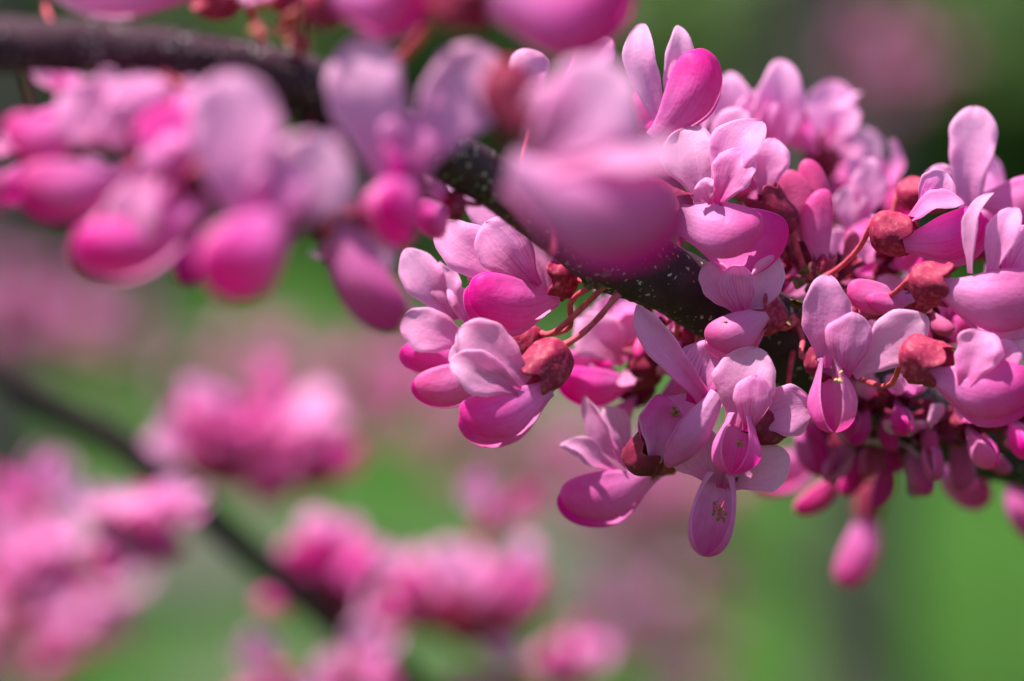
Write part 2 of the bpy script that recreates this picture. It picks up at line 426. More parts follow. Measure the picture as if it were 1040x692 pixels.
# ------------------------------------------------------------------ flower builder
ALLF = []
class Flower:
    def __init__(self, label, Z, base, name='redbud_flower', cat='flower', group='redbud flowers on the near branch', lod=1.0):
        self.Z = Z / 1000.0
        self.lod = lod
        self.base = base
        self.root = empty(name, atv([P3(base)], self.Z)[0])
        tag(self.root, label, cat, group)
        ALLF.append(self.root)
    def _put(self, name, g, mat, parent=None, label=None):
        V, F, UV = g
        mb = MB(); mb.add(atv(V, self.Z), F, UV)
        o = mb.build(name, mat, parent or self.root)
        if label: o['label'] = label
        return o
    def res(self, k):
        if self.lod >= 1: return k
        return {kk: max(7, int(vv * self.lod)) for kk, vv in k.items()}
    def wing(self, P0, P1, W, n=(0, 0, 1), mat='wing', name='wing_petal', **k):
        k = {**self.res(dict(nu=26, nv=17)), **k}
        return self._put(name, petal(P0, P1, W, n, **k), M[mat])
    def standard(self, P0, P1, W, n=(0, 0, 1), **k):
        k = {**dict(crease=0.08, ruffle=0.07), **k}
        return self.wing(P0, P1, W, n, 'standard', 'standard_petal', **k)
    def keel(self, P0, P1, dn, H, B, gap=1.0, mat='keel', name='keel_petal', sides=(1, -1), **k):
        k = {**self.res(dict(nu=26, nv=18)), **k}
        a = unit(P3(P1) - P3(P0)); L = np.linalg.norm(P3(P1) - P3(P0))
        d = np.array(dn, float); d = unit(d - a * d.dot(a)); zz = np.cross(a, d)[2]
        far = 0 if name == 'bud_petal' or abs(zz) < .5 or len(sides) < 2 else (-1 if zz > 0 else 1)
        for s in sides:
            if s == far:   # the petal behind reaches a little past the one in front
                q = P3(P1) + a * L * .05 + d * H * rng.uniform(.10, .2)
                self._put(name, keel_half(P0, (q[0], -q[1], q[2]), dn, H * 1.05, B, s, gap, **k), M[mat])
            else:
                self._put(name, keel_half(P0, P1, dn, H, B, s, gap, **k), M[mat])
    def calyx(self, mouth, r, mat='calyx', **k):
        return self._put('calyx', calyx_shape(self.base, mouth, r, **k), M[mat])
    def pedicel(self, node, r=4.2, sag=0.08, mat='pedicel'):
        """node: (column, row, distance in mm) on the branch"""
        a = atv([P3(self.base)], self.Z)[0]
        b = at(node[0], node[1], node[2] / 1000.0)
        L = np.linalg.norm(b - a)
        q1 = a + (b - a) * .35 + Up * (-sag * L) + rng.normal(0, 0.03, 3) * L
        q2 = a + (b - a) * .7 + Up * (-sag * .7 * L) + rng.normal(0, 0.03, 3) * L
        C = spline([a + (a - b) * 0.02, q1, q2, b], 14)
        tt = np.linspace(0, 1, 14)
        rr = r * 0.74 * self.Z / K * (0.95 + 0.5 * np.clip(1 - tt / .2, 0, 1) ** 2 + 0.45 * np.clip((tt - .8) / .2, 0, 1) ** 2 + rng.normal(0, .04, 14))
        mb = MB(); V, F, UV = tube(C, rr, 9); mb.add(V, F, UV)
        return mb.build('pedicel', M[mat], self.root)
    def stamens(self, P, d, n=5, spread=6, L=12, mat='anther', r=2.4):
        mb = MB()
        for i in range(n):
            p0 = P3(P) + np.array([rng.uniform(-1, 1) * spread * .4, rng.uniform(-1, 1) * spread * .4, -4])
            dd = unit(np.array([d[0], d[1], d[2]], float) + rng.normal(0, 0.25, 3))
            p1 = p0 + dd * L * rng.uniform(.7, 1.2)
            C = spline([atv([p0], self.Z)[0], atv([(p0 + p1) / 2 + rng.normal(0, 1, 3)], self.Z)[0], atv([p1], self.Z)[0]], 6)
            V, F, UV = tube(C, r * 0.28 * self.Z / K, 6); mb.add(V, F, UV, 1)
            e = unit(dd + rng.normal(0, .5, 3)); C2 = np.array([p1 + e * x * r * 1.1 for x in (-1, -.6, 0, .6, 1)])
            V, F, UV = tube(atv(C2, self.Z), np.array([.3, .85, 1, .85, .3]) * r * .75 * self.Z / K, 8); mb.add(V, F, UV, 0)
        return mb.build('stamens', [M[mat], M['pedicel']], self.root)

def auto(label, px, py, Z, size, f, up, node=None, op=1.0, cal='calyx', group='redbud flowers on the near branch', lod=0.8, closed=False, parts='wwsk', keel_mat=None):
    """a whole flower: calyx mouth at column px, row py; f points out of the calyx, up to the standard petal"""
    f = unit(f); up = np.array(up, float); up = unit(up - f * up.dot(f)); sd_ = np.cross(f, up)
    def T(x, y, z):
        q = (f * x + sd_ * y + up * z) * size
        return (px + q[0], py - q[1], q[2])
    j = lambda s=0.06: rng.uniform(-s, s)
    F = Flower(label, Z, T(-0.42, 0, -0.03), 'flower_bud' if closed else 'redbud_flower', 'flower bud' if closed else 'flower', group, lod)
    F.calyx(T(0.02, 0, 0.02), size * (0.27 if not closed else 0.22), cal)
    km = keel_mat or ('bud' if closed else 'keel')
    if closed:
        F.keel(T(-0.1, 0, 0), T(0.75 + j(.12), 0, j(.1)), -up, size * .42, size * .2, 0.5, km, 'bud_petal', claw=.6)
    else:
        if 'k' in parts: F.keel(T(-0.05, 0, -0.04), T(0.86 + j(), j(), -0.12 + j()), -up, size * .52, size * .25, 2 + 5 * op * rng.uniform(.2, 1), km)
        o = 0.45 + 0.35 * op
        for s in (1, -1):
            if 'w' in parts: F.wing(T(0.0, .1 * s, .1), T(.28 + j(.15), s * (.45 * o + j(.1)), .66 + j(.1)), size * (.46 + j(.05)), f * .7 + sd_ * (-s) * .2 * 0 + sd_ * s * .55 + np.array([0, .1, 0.0]), asym=j(.05), ruffle=.06)
        if 's' in parts: F.standard(T(0.02, 0, .12), T(.2 + j(.1), j(.1), .62 + j(.08)), size * .44, f * 1.0 + up * .3)
    if node is not None: F.pedicel(node, mat='calyx_dark' if cal == 'calyx_dark' else 'pedicel')
    return F

# ------------------------------------------------------------------ setting
def structure(o): return tag(o, None, None, None, 'structure')

# lawn: one sheet to the horizon with gentle swells
def ground():
    xs = np.concatenate([-np.geomspace(400, 30, 14), np.linspace(-25, 25, 60), np.geomspace(30, 400, 14)])
    ys = np.concatenate([np.linspace(-40, 60, 110), np.geomspace(65, 700, 18)])
    X, Y = np.meshgrid(xs, ys, indexing='ij')
    Zz = 0.05 * np.sin(X * .7 + 1) * np.sin(Y * .45) + 0.03 * np.sin(X * 1.9 + Y * 1.3)
    Zz -= 0.05
    V = np.stack([X, Y, Zz], -1).reshape(-1, 3)
    BL = []; m, t, N, L = nmat('lawn grass')
    out = N.new('ShaderNodeOutputMaterial'); tc = N.new('ShaderNodeTexCoord')
    n1 = N.new('ShaderNodeTexNoise'); n1.inputs['Scale'].default_value = 0.55; n1.inputs['Detail'].default_value = 4
    n2 = N.new('ShaderNodeTexNoise'); n2.inputs['Scale'].default_value = 40; n2.inputs['Detail'].default_value = 6
    n3 = N.new('ShaderNodeTexNoise'); n3.inputs['Scale'].default_value = 0.35; n3.inputs['Detail'].default_value = 5; n3.noise_dimensions = '4D'; n3.inputs['W'].default_value = 3.7
    for n in (n1, n2, n3): L.new(tc.outputs['Object'], n.inputs['Vector'])
    r1 = ramp(N, [(0.3, (0.017, 0.058, 0.006)), (0.7, (0.038, 0.106, 0.009))]); L.new(n1.outputs[0], r1.inputs[0])
    r2 = ramp(N, [(0.3, (0.65, 0.65, 0.65)), (0.7, (1.2, 1.2, 1.2))]); L.new(n2.outputs[0], r2.inputs[0])
    mu = N.new('ShaderNodeMix'); mu.data_type = 'RGBA'; mu.blend_type = 'MULTIPLY'; mu.inputs[0].default_value = 1
    L.new(r1.outputs[0], mu.inputs[6]); L.new(r2.outputs[0], mu.inputs[7])
    acc = None
    for (bx, by, rx, ry, amt) in [(-1.05, 13.6, .7, 2.2, .5), (.15, 14.0, .5, 2.0, .42), (-.5, 10.6, .8, 1.2, .36), (.35, 22, .8, 4, .3), (2.4, 24, 1.2, 3, .3)]:
        vs_ = N.new('ShaderNodeVectorMath'); vs_.operation = 'SUBTRACT'; L.new(tc.outputs['Object'], vs_.inputs[0])
        vs_.inputs[1].default_value = (bx, by, 0); BL.append(vs_)
        vm_ = N.new('ShaderNodeVectorMath'); vm_.operation = 'MULTIPLY'; L.new(vs_.outputs[0], vm_.inputs[0]); vm_.inputs[1].default_value = (1 / rx, 1 / ry, 0)
        vl = N.new('ShaderNodeVectorMath'); vl.operation = 'LENGTH'; L.new(vm_.outputs[0], vl.inputs[0])
        mr = N.new('ShaderNodeMapRange'); L.new(vl.outputs['Value'], mr.inputs[0]); mr.inputs['From Max'].default_value = 1.3; mr.inputs['To Min'].default_value = amt; mr.inputs['To Max'].default_value = 0
        ad_ = N.new('ShaderNodeMath'); ad_.operation = 'ADD'; L.new(mr.outputs[0], ad_.inputs[0])
        if acc is None:
            sc_ = N.new('ShaderNodeMath'); sc_.operation = 'MULTIPLY'; L.new(n3.outputs[0], sc_.inputs[0]); sc_.inputs[1].default_value = .8; acc = sc_
        L.new(acc.outputs[0], ad_.inputs[1]); acc = ad_
    rb = ramp(N, [(0.52, (0, 0, 0)), (0.74, (1, 1, 1))]); L.new(acc.outputs[0], rb.inputs[0])
    mx = N.new('ShaderNodeMix'); mx.data_type = 'RGBA'; L.new(rb.outputs[0], mx.inputs[0]); L.new(mu.outputs[2], mx.inputs[6]); mx.inputs[7].default_value = (0.105, 0.095, 0.08, 1)
    p = N.new('ShaderNodeBsdfPrincipled'); p.inputs['Roughness'].default_value = .9; p.inputs['Specular IOR Level'].default_value = .1; L.new(mx.outputs[2], p.inputs['Base Color'])
    b = N.new('ShaderNodeBump'); b.inputs['Distance'].default_value = .03; L.new(n2.outputs[0], b.inputs['Height']); L.new(b.outputs[0], p.inputs['Normal'])
    L.new(p.outputs[0], out.inputs[0])
    mb = MB(); mb.add(V, [q[::-1] for q in grid_faces(len(xs), len(ys))]); 
    g = mb.build('ground', m)
    for q in BL:   # patches are given in world metres, the sheet has its own origin
        b_ = q.inputs[1].default_value; q.inputs[1].default_value = (b_[0] - g.location.x, b_[1] - g.location.y, 0)
    return structure(g)
ground()

def leaf_cloud(centres, radii, n, size, flat=0.75):
    """small leaf faces spread through lumps; returns verts, faces"""
    centres = np.asarray(centres, float); radii = np.asarray(radii, float)
    pr = radii ** 3; pr /= pr.sum()
    k = rng.choice(len(centres), n, p=pr)
    d = rng.normal(0, 1, (n, 3)); d /= np.linalg.norm(d, axis=1)[:, None]
    rad = radii[k] * rng.uniform(0.25, 1, n) ** 0.5
    P = centres[k] + d * rad[:, None] * np.array([1, 1, flat])
    e1 = rng.normal(0, 1, (n, 3)); e1 /= np.linalg.norm(e1, axis=1)[:, None]
    e2 = np.cross(e1, rng.normal(0, 1, (n, 3))); e2 /= np.linalg.norm(e2, axis=1)[:, None]
    s = size * rng.uniform(.6, 1.3, n)[:, None]
    V = np.stack([P - e1 * s, P + e2 * s * .5, P + e1 * s, P - e2 * s * .5], 1).reshape(-1, 3)
    return V, [(4 * i, 4 * i + 1, 4 * i + 2, 4 * i + 3) for i in range(n)]

def shrub(label, x, y, h, wd, n=2600):
    g = empty('shrub', (x, y, 0)); tag(g, label, 'shrub', 'dark shrubs beyond the lawn')
    cs, rs = [], []
    for i in range(16):
        a = rng.uniform(0, 6.28); q = rng.uniform(0, 1)
        cs.append((x + math.cos(a) * wd * .5 * q, y + math.sin(a) * wd * .4 * q, h * rng.uniform(.15, .8))); rs.append(rng.uniform(.28, .42) * min(wd, h) * .8)
    V, F = leaf_cloud(cs, rs, n, 0.16)
    mb = MB(); mb.add(V, F); mb.build('foliage', M['leaf'], g, False)
    mb = MB()
    for i in range(5):
        c = cs[i]; C = spline([(x + rng.uniform(-.2, .2), y, -0.1), ((x + c[0]) / 2, (y + c[1]) / 2, c[2] * .5), c], 8)
        A, B, U = tube(C, np.linspace(.06, .02, 8), 7); mb.add(A, B, U)
    mb.build('stem', M['trunk'], g)

sh = [('dark green shrub at the far left edge beyond the lawn', -4.6), ('dense dark shrub left of the middle beyond the lawn', -2.7), ('rounded dark shrub behind the large blurred front flower', -0.7),
      ('dark shrub seen above the sunlit upright petals', 1.3), ('dark green shrub behind the far pink blossom spray at top right', 3.2), ('dark shrub at the far right edge beyond the lawn', 5.2)]
for i, (lb, x) in enumerate(sh):
    shrub(lb, x, 27.5 + 1.5 * (i % 2), 2.3 + .25 * (i % 3), 2.8)
mbw = MB()
cs = [(x + rng.uniform(-1, 1), 40 + rng.uniform(-3, 4), rng.uniform(1, 5)) for x in np.linspace(-40, 40, 60)]
V, F = leaf_cloud(cs, [2.6] * 60, 9000, .5)
mbw.add(V, F)
tag(mbw.build('woods', M['leaf'], None, False), 'dark mass of woodland beyond the shrubs', 'woods', None, 'stuff')

def tree(label, px, dist, diam, h0=2.1, lean=0.0, n=1500):
    x = (px - 520) / K * dist; y = dist
    g = empty('redbud_tree', (x, y, 0)); tag(g, label, 'tree', 'redbud trees standing on the lawn')
    C = spline([(x, y, -.15), (x + lean * .3, y, .6), (x + lean * .8, y + .05, 1.4), (x + lean * 1.1, y, h0)], 24)
    rr = diam / 2 * np.concatenate([[1.5, 1.25], np.linspace(1.1, .75, 22)])
    wob = 1 + .08 * np.sin(np.linspace(0, 18, 12))[None, :] * np.ones((24, 1)) + rng.normal(0, .03, (24, 12))
    A, B, U = tube(C, rr, 12, wob); mb = MB(); mb.add(A, B, U)
    cs, rs = [], []
    for i in range(7):
        a = i * .9 + rng.uniform(0, .6); q = rng.uniform(.7, 1.5)
        e = C[-1] + np.array([math.cos(a) * q, math.sin(a) * q, rng.uniform(.6, 1.7)])
        L_ = spline([C[-3], C[-1] + (e - C[-1]) * .5 + np.array([0, 0, .15]), e], 8)
        A, B, U = tube(L_, np.linspace(diam * .28, diam * .06, 8), 7); mb.add(A, B, U); cs += [e, (e + C[-1]) / 2 + [0, 0, .3]]; rs += [.55, .4]
    mb.build('trunk', M['trunk'], g)
    V, F = leaf_cloud(cs, rs, n, .045, .7); mb = MB(); mb.add(V, F); mb.build('crown', M['far_blossom'], g, False)

tree('dark tree trunk at the left edge below the blossoms', 4, 12.5, .3)
tree('slim dim trunk on the lawn behind the left blossoms', 150, 17, .13, lean=.05)
tree('grey trunk rising from the bottom edge below the hanging bud', 880, 10.2, .2, lean=-.02)
tree('dark grey trunk at top behind the upright blurred petals', 812, 19, .4)

# ------------------------------------------------------------------ near branch
def branch_mesh(name, pts, mat, n=220, nv=22, bump=0.04, nodes=()):
    """pts: world x, y, z, radius"""
    S = spline(pts, n)
    C, r = S[:, :3], np.abs(S[:, 3])
    for (q, k, wdt) in nodes:
        dd = np.linalg.norm(C - q, axis=1)
        r = r * (1 + k * np.exp(-(dd / wdt) ** 2))
    wob = 1 + bump * (np.sin(np.arange(n)[:, None] * .33 + np.arange(nv)[None, :] * 2 * math.pi / nv * 2) * .5) + rng.normal(0, bump * .3, (n, nv))
    V, F, UV = tube(C, r, nv, wob)
    mb = MB(); mb.add(V, F, UV)
    return mb

def pp(px, py, Z, d):
    z = Z / 1000.0
    return [*at(px, py, z), d / 2 * z / K]

base_pt = at(1900, 900, .62)
BR = [pp(-900, -40, 330, 14), pp(-420, 18, 336, 32), pp(-160, 36, 342, 44), pp(0, 45, 346, 55), pp(110, 49, 349, 55), pp(210, 64, 353, 54), pp(300, 88, 359, 56), pp(400, 132, 370, 52), pp(490, 178, 380, 54), pp(590, 240, 391, 62),
      pp(690, 289, 401, 70), pp(780, 338, 409, 74), pp(870, 392, 418, 72), pp(960, 432, 428, 74), pp(1060, 462, 440, 78), pp(1300, 520, 475, 86), pp(1900, 900, 620, 120),
      [base_pt[0] + .10, base_pt[1] + .12, .75, .014], [base_pt[0] + .13, base_pt[1] + .2, -.1, .02]]
nodes = [(at(610, 262, .394), .25, .006), (at(310, 84, .358), .25, .006), (at(830, 350, .412), .3, .008)]
mb = branch_mesh('redbud_branch', BR, M['bark'], 420, 26, .05, nodes)
broot = empty('redbud_branch', at(690, 289, .401))
tag(broot, 'dark purple brown branch with pale specks under the sharp pink flowers', 'branch')
mb.build('stem', M['bark'], broot)

def bud_scales(px, py, Z, n, size, mat, spread=10):
    mb = MB()
    for i in range(n):
        a = rng.uniform(0, 6.28)
        p0 = (px + math.cos(a) * spread * .4, py + math.sin(a) * spread * .4, 0)
        p1 = (px + math.cos(a) * spread + rng.uniform(-6, 6), py + math.sin(a) * spread + rng.uniform(-4, 4), size * rng.uniform(.4, 1))
        V, F, UV = petal(p0, p1, size * rng.uniform(.5, .8), (math.cos(a), -math.sin(a), -.4), cup=.5, nu=10, nv=7, claw=.6)
        mb.add(atv(V, Z / 1000.0), F, UV)
    return mb.build('bud_scale', M[mat], broot)
bud_scales(606, 283, 391, 9, 17, 'scale', 12)
bud_scales(824, 283, 404, 8, 18, 'scale', 14)
bud_scales(805, 318, 401, 6, 16, 'scale', 12)
bud_scales(304, 30, 356, 8, 26, 'scale_red', 20)
bud_scales(268, 18, 350, 5, 30, 'scale_red', 18)

NA = (612, 284, 393); NB = (826, 285, 405); NC = (806, 322, 404); ND = (870, 400, 416); NE = (302, 76, 367); NF = (395, 128, 368); NG = (160, 60, 351); NH = (700, 270, 399); NI = (520, 190, 384)

# ------------------------------------------------------------------ sharp flowers, left end of the focus
F = Flower('sharp pink flower with ruffled pale petal, topmost at the left tip of the focused spray', 398, (586, 281, -4))
F.calyx((556, 283, 4), 27)
F.keel((566, 300, 6), (476, 302, 42), (0.05, -1, .12), 66, 30, 5, claw=.45)
F.standard((545, 292, 26), (494, 226, 34), 62, (-.25, .15, 1), cup=.3)
F.wing((556, 294, 20), (530, 222, 2), 50, (.55, .2, .85), ruffle=.2, cup=.3)
F.wing((525, 288, 14), (444, 228, 6), 56, (-.15, .3, 1), cup=.18)
F.pedicel(NA)

F = Flower('flower with long pointed pale petal behind the topmost left flower', 406, (588, 268, -10))
F.calyx((560, 262, 0), 24, 'calyx_dark')
F.wing((548, 250, 0), (448, 177, 4), 56, (-.3, .5, 1), claw=.5, peak=.45, tipf=1.5, cup=.2)
F.wing((548, 262, -14), (500, 196, -26), 46, (.2, .3, 1))
F.keel((560, 268, -10), (480, 285, -10), (0, -1, 0), 48, 22)
F.pedicel((602, 268, 396))

F = Flower('leftmost sharp flower with two pale petals spread to the left', 403, (534, 342, -16))
F.calyx((502, 345, -6), 23)
F.wing((456, 322, 0), (411, 253, 4), 46, (-.3, .2, 1), cup=.25, curl=-.1)
F.wing((478, 350, 6), (407, 327, 16), 50, (-.1, .3, 1), cup=.15)
F.standard((464, 325, 8), (446, 266, 10), 38, (-.5, .1, .8), ruffle=.16)
F.standard((478, 335, 12), (461, 290, 16), 28, (.4, .1, .9), ruffle=.16)
F.keel((500, 350, -12), (410, 362, -6), (0, -1, .1), 42, 20)
F.pedicel(NA)

F = Flower('deep pink closed keel poking left under the leftmost pale petals', 401, (548, 338, -10))
F.calyx((506, 358, 0), 25)
F.keel((502, 368, -4), (423, 397, 8), (-.3, -.95, .1), 46, 22, .5)
F.wing((508, 355, 0), (456, 366, 8), 40, (-.1, .6, .8))
F.pedicel((616, 288, 393))

F = Flower('lowest flower of the left spray with glossy dark red calyx facing the camera', 393, (572, 351, 4))
F.calyx((540, 384, 14), 33)
F.keel((558, 392, 16), (470, 430, 34), (-.32, -.95, .15), 60, 30, 5, claw=.45)
F.wing((536, 388, 26), (468, 332, 34), 62, (-.15, .4, .9), cup=.25)
F.standard((528, 398, 34), (458, 368, 46), 50, (-.1, .35, 1), cup=.35)
F.pedicel((628, 298, 392), 4.6)

# ------------------------------------------------------------------ behind the left spray
F = Flower('soft pink flower behind the coral stalks under the branch', 413, (672, 362, -6))
F.calyx((640, 372, 0), 30, 'calyx_dark')
F.keel((650, 385, 0), (570, 387, 6), (0, -1, 0), 42, 22)
F.wing((635, 368, 0), (588, 322, 4), 56, (-.2, .2, 1))
F.wing((642, 362, -8), (625, 312, -10), 50, (.2, .2, 1))
F.pedicel((690, 320, 404))

F = Flower('out of focus flower hanging alone below the branch, thin petals raised', 408, (690, 448, -6))
F.calyx((655, 470, 0), 27)
F.keel((668, 478, 2), (571, 511, 12), (-.25, -.97, .1), 58, 28, 3)
F.wing((638, 474, 4), (590, 405, 8), 28, (-.6, .1, .8), cup=.5)
F.wing((625, 478, 10), (570, 450, 14), 30, (-.2, .5, .8), cup=.5)
F.standard((640, 470, 6), (617, 412, 6), 30, (.2, .2, 1))
F.pedicel((712, 330, 405))

# ------------------------------------------------------------------ centre
F = Flower('large sharp flower above the speckled branch with dark pink keel facing right', 396, (652, 192, -6))
F.calyx((688, 214, 4), 29)
F.keel((692, 222, 6), (774, 238, 24), (.08, -.95, .32), 66, 36, 4, claw=.7, peak=.5, fold=.3, sides=(-1,))
F.keel((700, 226, -2), (799, 248, 8), (.16, -.95, .2), 84, 30, 4, claw=.6, peak=.55, sides=(1,))
F.wing((724, 210, 10), (768, 119, 2), 62, (-.45, .2, 1), cup=.3)
F.standard((728, 208, 24), (758, 152, 20), 48, (-.2, .15, 1), ruffle=.13)
F.standard((722, 208, 26), (714, 182, 30), 24, (-.5, .4, .8), ruffle=.25)
F.wing((712, 205, -6), (696, 128, -22), 66, (.1, .1, 1), ruffle=.1)
F.pedicel((668, 262, 394))

F = Flower('topmost sharp flower with two upright petals and a raised pink keel', 400, (640, 172, -8))
F.calyx((656, 142, 0), 27)
F.keel((664, 140, 2), (718, 57, 12), (.85, -.5, .1), 60, 28, 1.0, claw=.5)
F.wing((672, 132, -4), (647, 25, -2), 38, (-.35, .1, 1), cup=.4, curl=-.08)
F.wing((676, 128, -14), (693, 27, -10), 36, (.3, .15, .9), cup=.5)
F.pedicel((640, 240, 393))

F = Flower('huge blurred mauve flower nearest the camera in front of the branch', 326, (504, 66, -14))
F.calyx((536, 124, -10), 38, 'calyx_dark')
F.keel((520, 168, -4), (688, 226, 22), (.28, -.95, .1), 112, 56, 6, claw=.62)
F.wing((540, 170, 14), (640, 74, 18), 118, (-.1, .2, 1), cup=.18)
F.wing((560, 176, 28), (694, 148, 30), 70, (.05, .7, .75), cup=.2)
F.standard((552, 160, 10), (570, 84, 8), 70, (-.2, .2, 1))
F.pedicel((560, 215, 388), 5, mat='calyx_dark')

F = Flower('pale blurred flower between the top flower and the top edge', 386, (540, 128, -10))
F.calyx((556, 108, 0), 22)
F.wing((570, 102, 0), (622, 40, 2), 44, (-.2, .2, 1))
F.wing((548, 96, 0), (528, 50, 0), 44, (.1, .2, 1), ruffle=.12)
F.keel((565, 105, -8), (610, 88, -6), (.2, -1, 0), 42, 20)
F.pedicel((520, 188, 382))

auto('pink flower with two soft upright petals behind the large central flower', 755, 165, 430, 105, (.1, .25, .95), (.1, 1, -.1), (800, 300, 412), 1.1)
F = Flower('soft flower with tall pale petals right of the topmost flower', 428, (765, 205, -8))
F.calyx((764, 178, 0), 26, 'calyx_dark')
F.wing((760, 172, 4), (738, 74, 4), 54, (-.2, .2, 1))
F.wing((772, 172, 4), (800, 62, 4), 56, (.25, .2, 1), cup=.4)
F.standard((766, 165, 12), (770, 90, 12), 50, (0, .2, 1))
F.keel((766, 172, 2), (744, 176, 50), (0, -1, .2), 50, 24)
F.pedicel((790, 300, 412))

F = Flower('half open flower with brownish red calyx right of the large central keel', 404, (804, 234, -2))
F.calyx((774, 198, 4), 26, 'calyx_dark')
F.wing((776, 198, 4), (784, 140, 4), 48, (-.1, .1, 1))
F.wing((768, 190, -6), (762, 150, -8), 44, (-.3, .1, 1))
F.keel((770, 192, -4), (750, 150, -4), (-.9, -.4, 0), 36, 18)
F.pedicel(NB)

F = Flower('magenta upright bud right of the central flower', 407, (818, 268, -4), 'flower_bud', 'flower bud', 'flower buds on the near branch')
F.calyx((814, 246, 0), 16, 'calyx_dark')
F.keel((814, 256, 0), (803, 172, 4), (.98, .1, 0), 40, 18, .5, 'bud', 'bud_petal', claw=.55)
F.keel((818, 250, -8), (826, 162, -8), (.98, .1, 0), 38, 17, .5, 'bud', 'bud_petal', claw=.55)
F.pedicel(NB)

F = Flower('slender pale bud with yellowish base beside the magenta upright bud', 405, (834, 290, -2), 'flower_bud', 'flower bud', 'flower buds on the near branch')
F.calyx((836, 262, 0), 15)
F.keel((837, 272, 0), (832, 192, 2), (-.98, .1, 0), 38, 17, .5, 'keel', 'bud_petal', claw=.6)
F.pedicel(NB)

F = Flower('blurred flower with one tall upright petal behind the pale bud', 446, (830, 218, -6))
F.calyx((838, 182, 0), 28)
F.wing((846, 172, 6), (846, 82, 6), 60, (-.1, .2, 1), cup=.3)
F.wing((866, 190, 6), (880, 130, 6), 48, (.2, .2, 1))
F.keel((820, 168, 6), (886, 204, 30), (.1, -1, .1), 62, 30)
F.standard((852, 178, 16), (862, 140, 16), 46)
F.pedicel((846, 300, 418))

F = Flower('small soft flower with twin petals left of the red calyx at right', 424, (850, 262, -6))
F.calyx((858, 240, 0), 20)
F.wing((878, 226, 4), (886, 160, 4), 38, (.1, .2, 1))
F.wing((862, 236, 4), (864, 188, 6), 38, (-.1, .2, 1))
F.keel((856, 238, 0), (900, 236, 12), (0, -1, 0), 40, 18)
F.pedicel((836, 300, 412))

# ------------------------------------------------------------------ right side
F = Flower('half closed flower with bright red calyx in the sun at right', 397, (886, 226, 0))
F.calyx((922, 240, 6), 29)
F.keel((918, 246, 6), (1000, 226, 14), (.2, -.97, .1), 56, 26, 1.0, claw=.5)
F.wing((918, 228, 14), (976, 200, 18), 40, (-.2, .75, .6), cup=.5)
F.standard((934, 214, 0), (962, 176, 0), 44, (.3, .3, .9), cup=.5, ruffle=.03)
F.pedicel((838, 282, 403))

F = Flower('flower with tall translucent petal standing highest at the right', 410, (912, 196, -10))
F.calyx((955, 196, 0), 24)
F.wing((984, 226, 2), (989, 108, 2), 52, (-.15, .15, 1), claw=.36, peak=.72, ruffle=.16, cup=.3, tipf=2.8)
F.keel((990, 202, -4), (1068, 196, 0), (0, -1, .1), 56, 26, 1, 'keel')
F.wing((965, 200, -8), (945, 170, -10), 40, (0, .2, 1))
F.pedicel((852, 300, 412))

F = Flower('large flower at right edge with narrow upright petals above a broad keel', 392, (925, 282, -6))
F.calyx((962, 288, 0), 29)
F.keel((952, 290, 2), (1066, 306, 16), (.1, -1, .15), 76, 34, 5, claw=.4)
F.wing((986, 278, 14), (1000, 194, 10), 30, (-.8, .1, .6), cup=.5)
F.wing((1006, 282, 16), (1032, 210, 12), 40, (-.35, .2, .9), cup=.5)
F.standard((1020, 285, 8), (1056, 232, 2), 60, (-.1, .2, 1))
F.pedicel((850, 296, 408))

F = Flower('dusky pink flower right of the spread flower, lip of petal catching the sun', 391, (918, 352, -6))
F.calyx((955, 372, 2), 32)
F.keel((942, 378, 4), (1050, 398, 18), (.12, -1, .2), 70, 32, 4, claw=.35)
F.wing((978, 398, 24), (1004, 336, 22), 56, (-.25, .3, .9), cup=.35, curl=-.14, ruffle=.14)
F.wing((1010, 372, -2), (1052, 316, -6), 64, (-.1, .2, 1), cup=.25)
F.standard((1006, 376, 10), (1034, 352, 14), 40, (.1, .3, 1))
F.pedicel((862, 380, 412))

F = Flower('rosy closed bud between the spread flower and the right edge flower', 399, (946, 308, -12), 'flower_bud', 'flower bud', 'flower buds on the near branch')
F.calyx((918, 302, -4), 18)
F.keel((926, 302, 0), (860, 297, 8), (0, -1, .1), 40, 19, .5, 'keel', 'bud_petal', claw=.55)
F.keel((928, 302, 8), (880, 308, 18), (0, -1, .1), 26, 13, .5, 'keel', 'bud_petal', claw=.55)
F.pedicel((850, 312, 408))

# ------------------------------------------------------------------ below the branch
F = Flower('sharp flower spread like a butterfly, yellow stamens in its keel', 394, (824, 366, -18))
F.calyx((842, 366, 0), 24, 'calyx_dark')
F.wing((838, 374, 8), (838, 279, 16), 54, (-.12, .15, 1), cup=.2, asym=-.03)
F.wing((866, 380, 8), (941, 322, 20), 58, (.1, .25, 1), cup=.2)
F.standard((856, 384, 14), (866, 318, 28), 54, (-.05, .1, 1), cup=-.15, crease=-.05)
F.keel((842, 364, 10), (848, 440, 20), (0.05, 0, -1), 46, 36, 4, claw=.7, fold=.25)
F.stamens((852, 384, 34), (.1, -.3, 1), 5, 8, 9)
F.pedicel(NC)

F = Flower('flower beside the bare bark with cupped keel open to the upper left', 397, (792, 332, -14))
F.calyx((768, 308, -2), 27)
F.wing((750, 316, 4), (716, 268, 8), 40, (-.2, .1, 1))
F.wing((760, 322, 6), (788, 260, 12), 40, (.25, .15, 1), cup=.35)
F.standard((754, 320, 14), (746, 270, 22), 40, (-.1, .15, 1), cup=.3)
F.keel((776, 318, 8), (720, 350, 24), (.25, -.95, .35), 48, 25, 7, claw=.6)
F.stamens((742, 334, 30), (-.5, .5, .6), 3, 6, 8, 'anther_dark', 1.8)
F.pedicel((812, 326, 404))

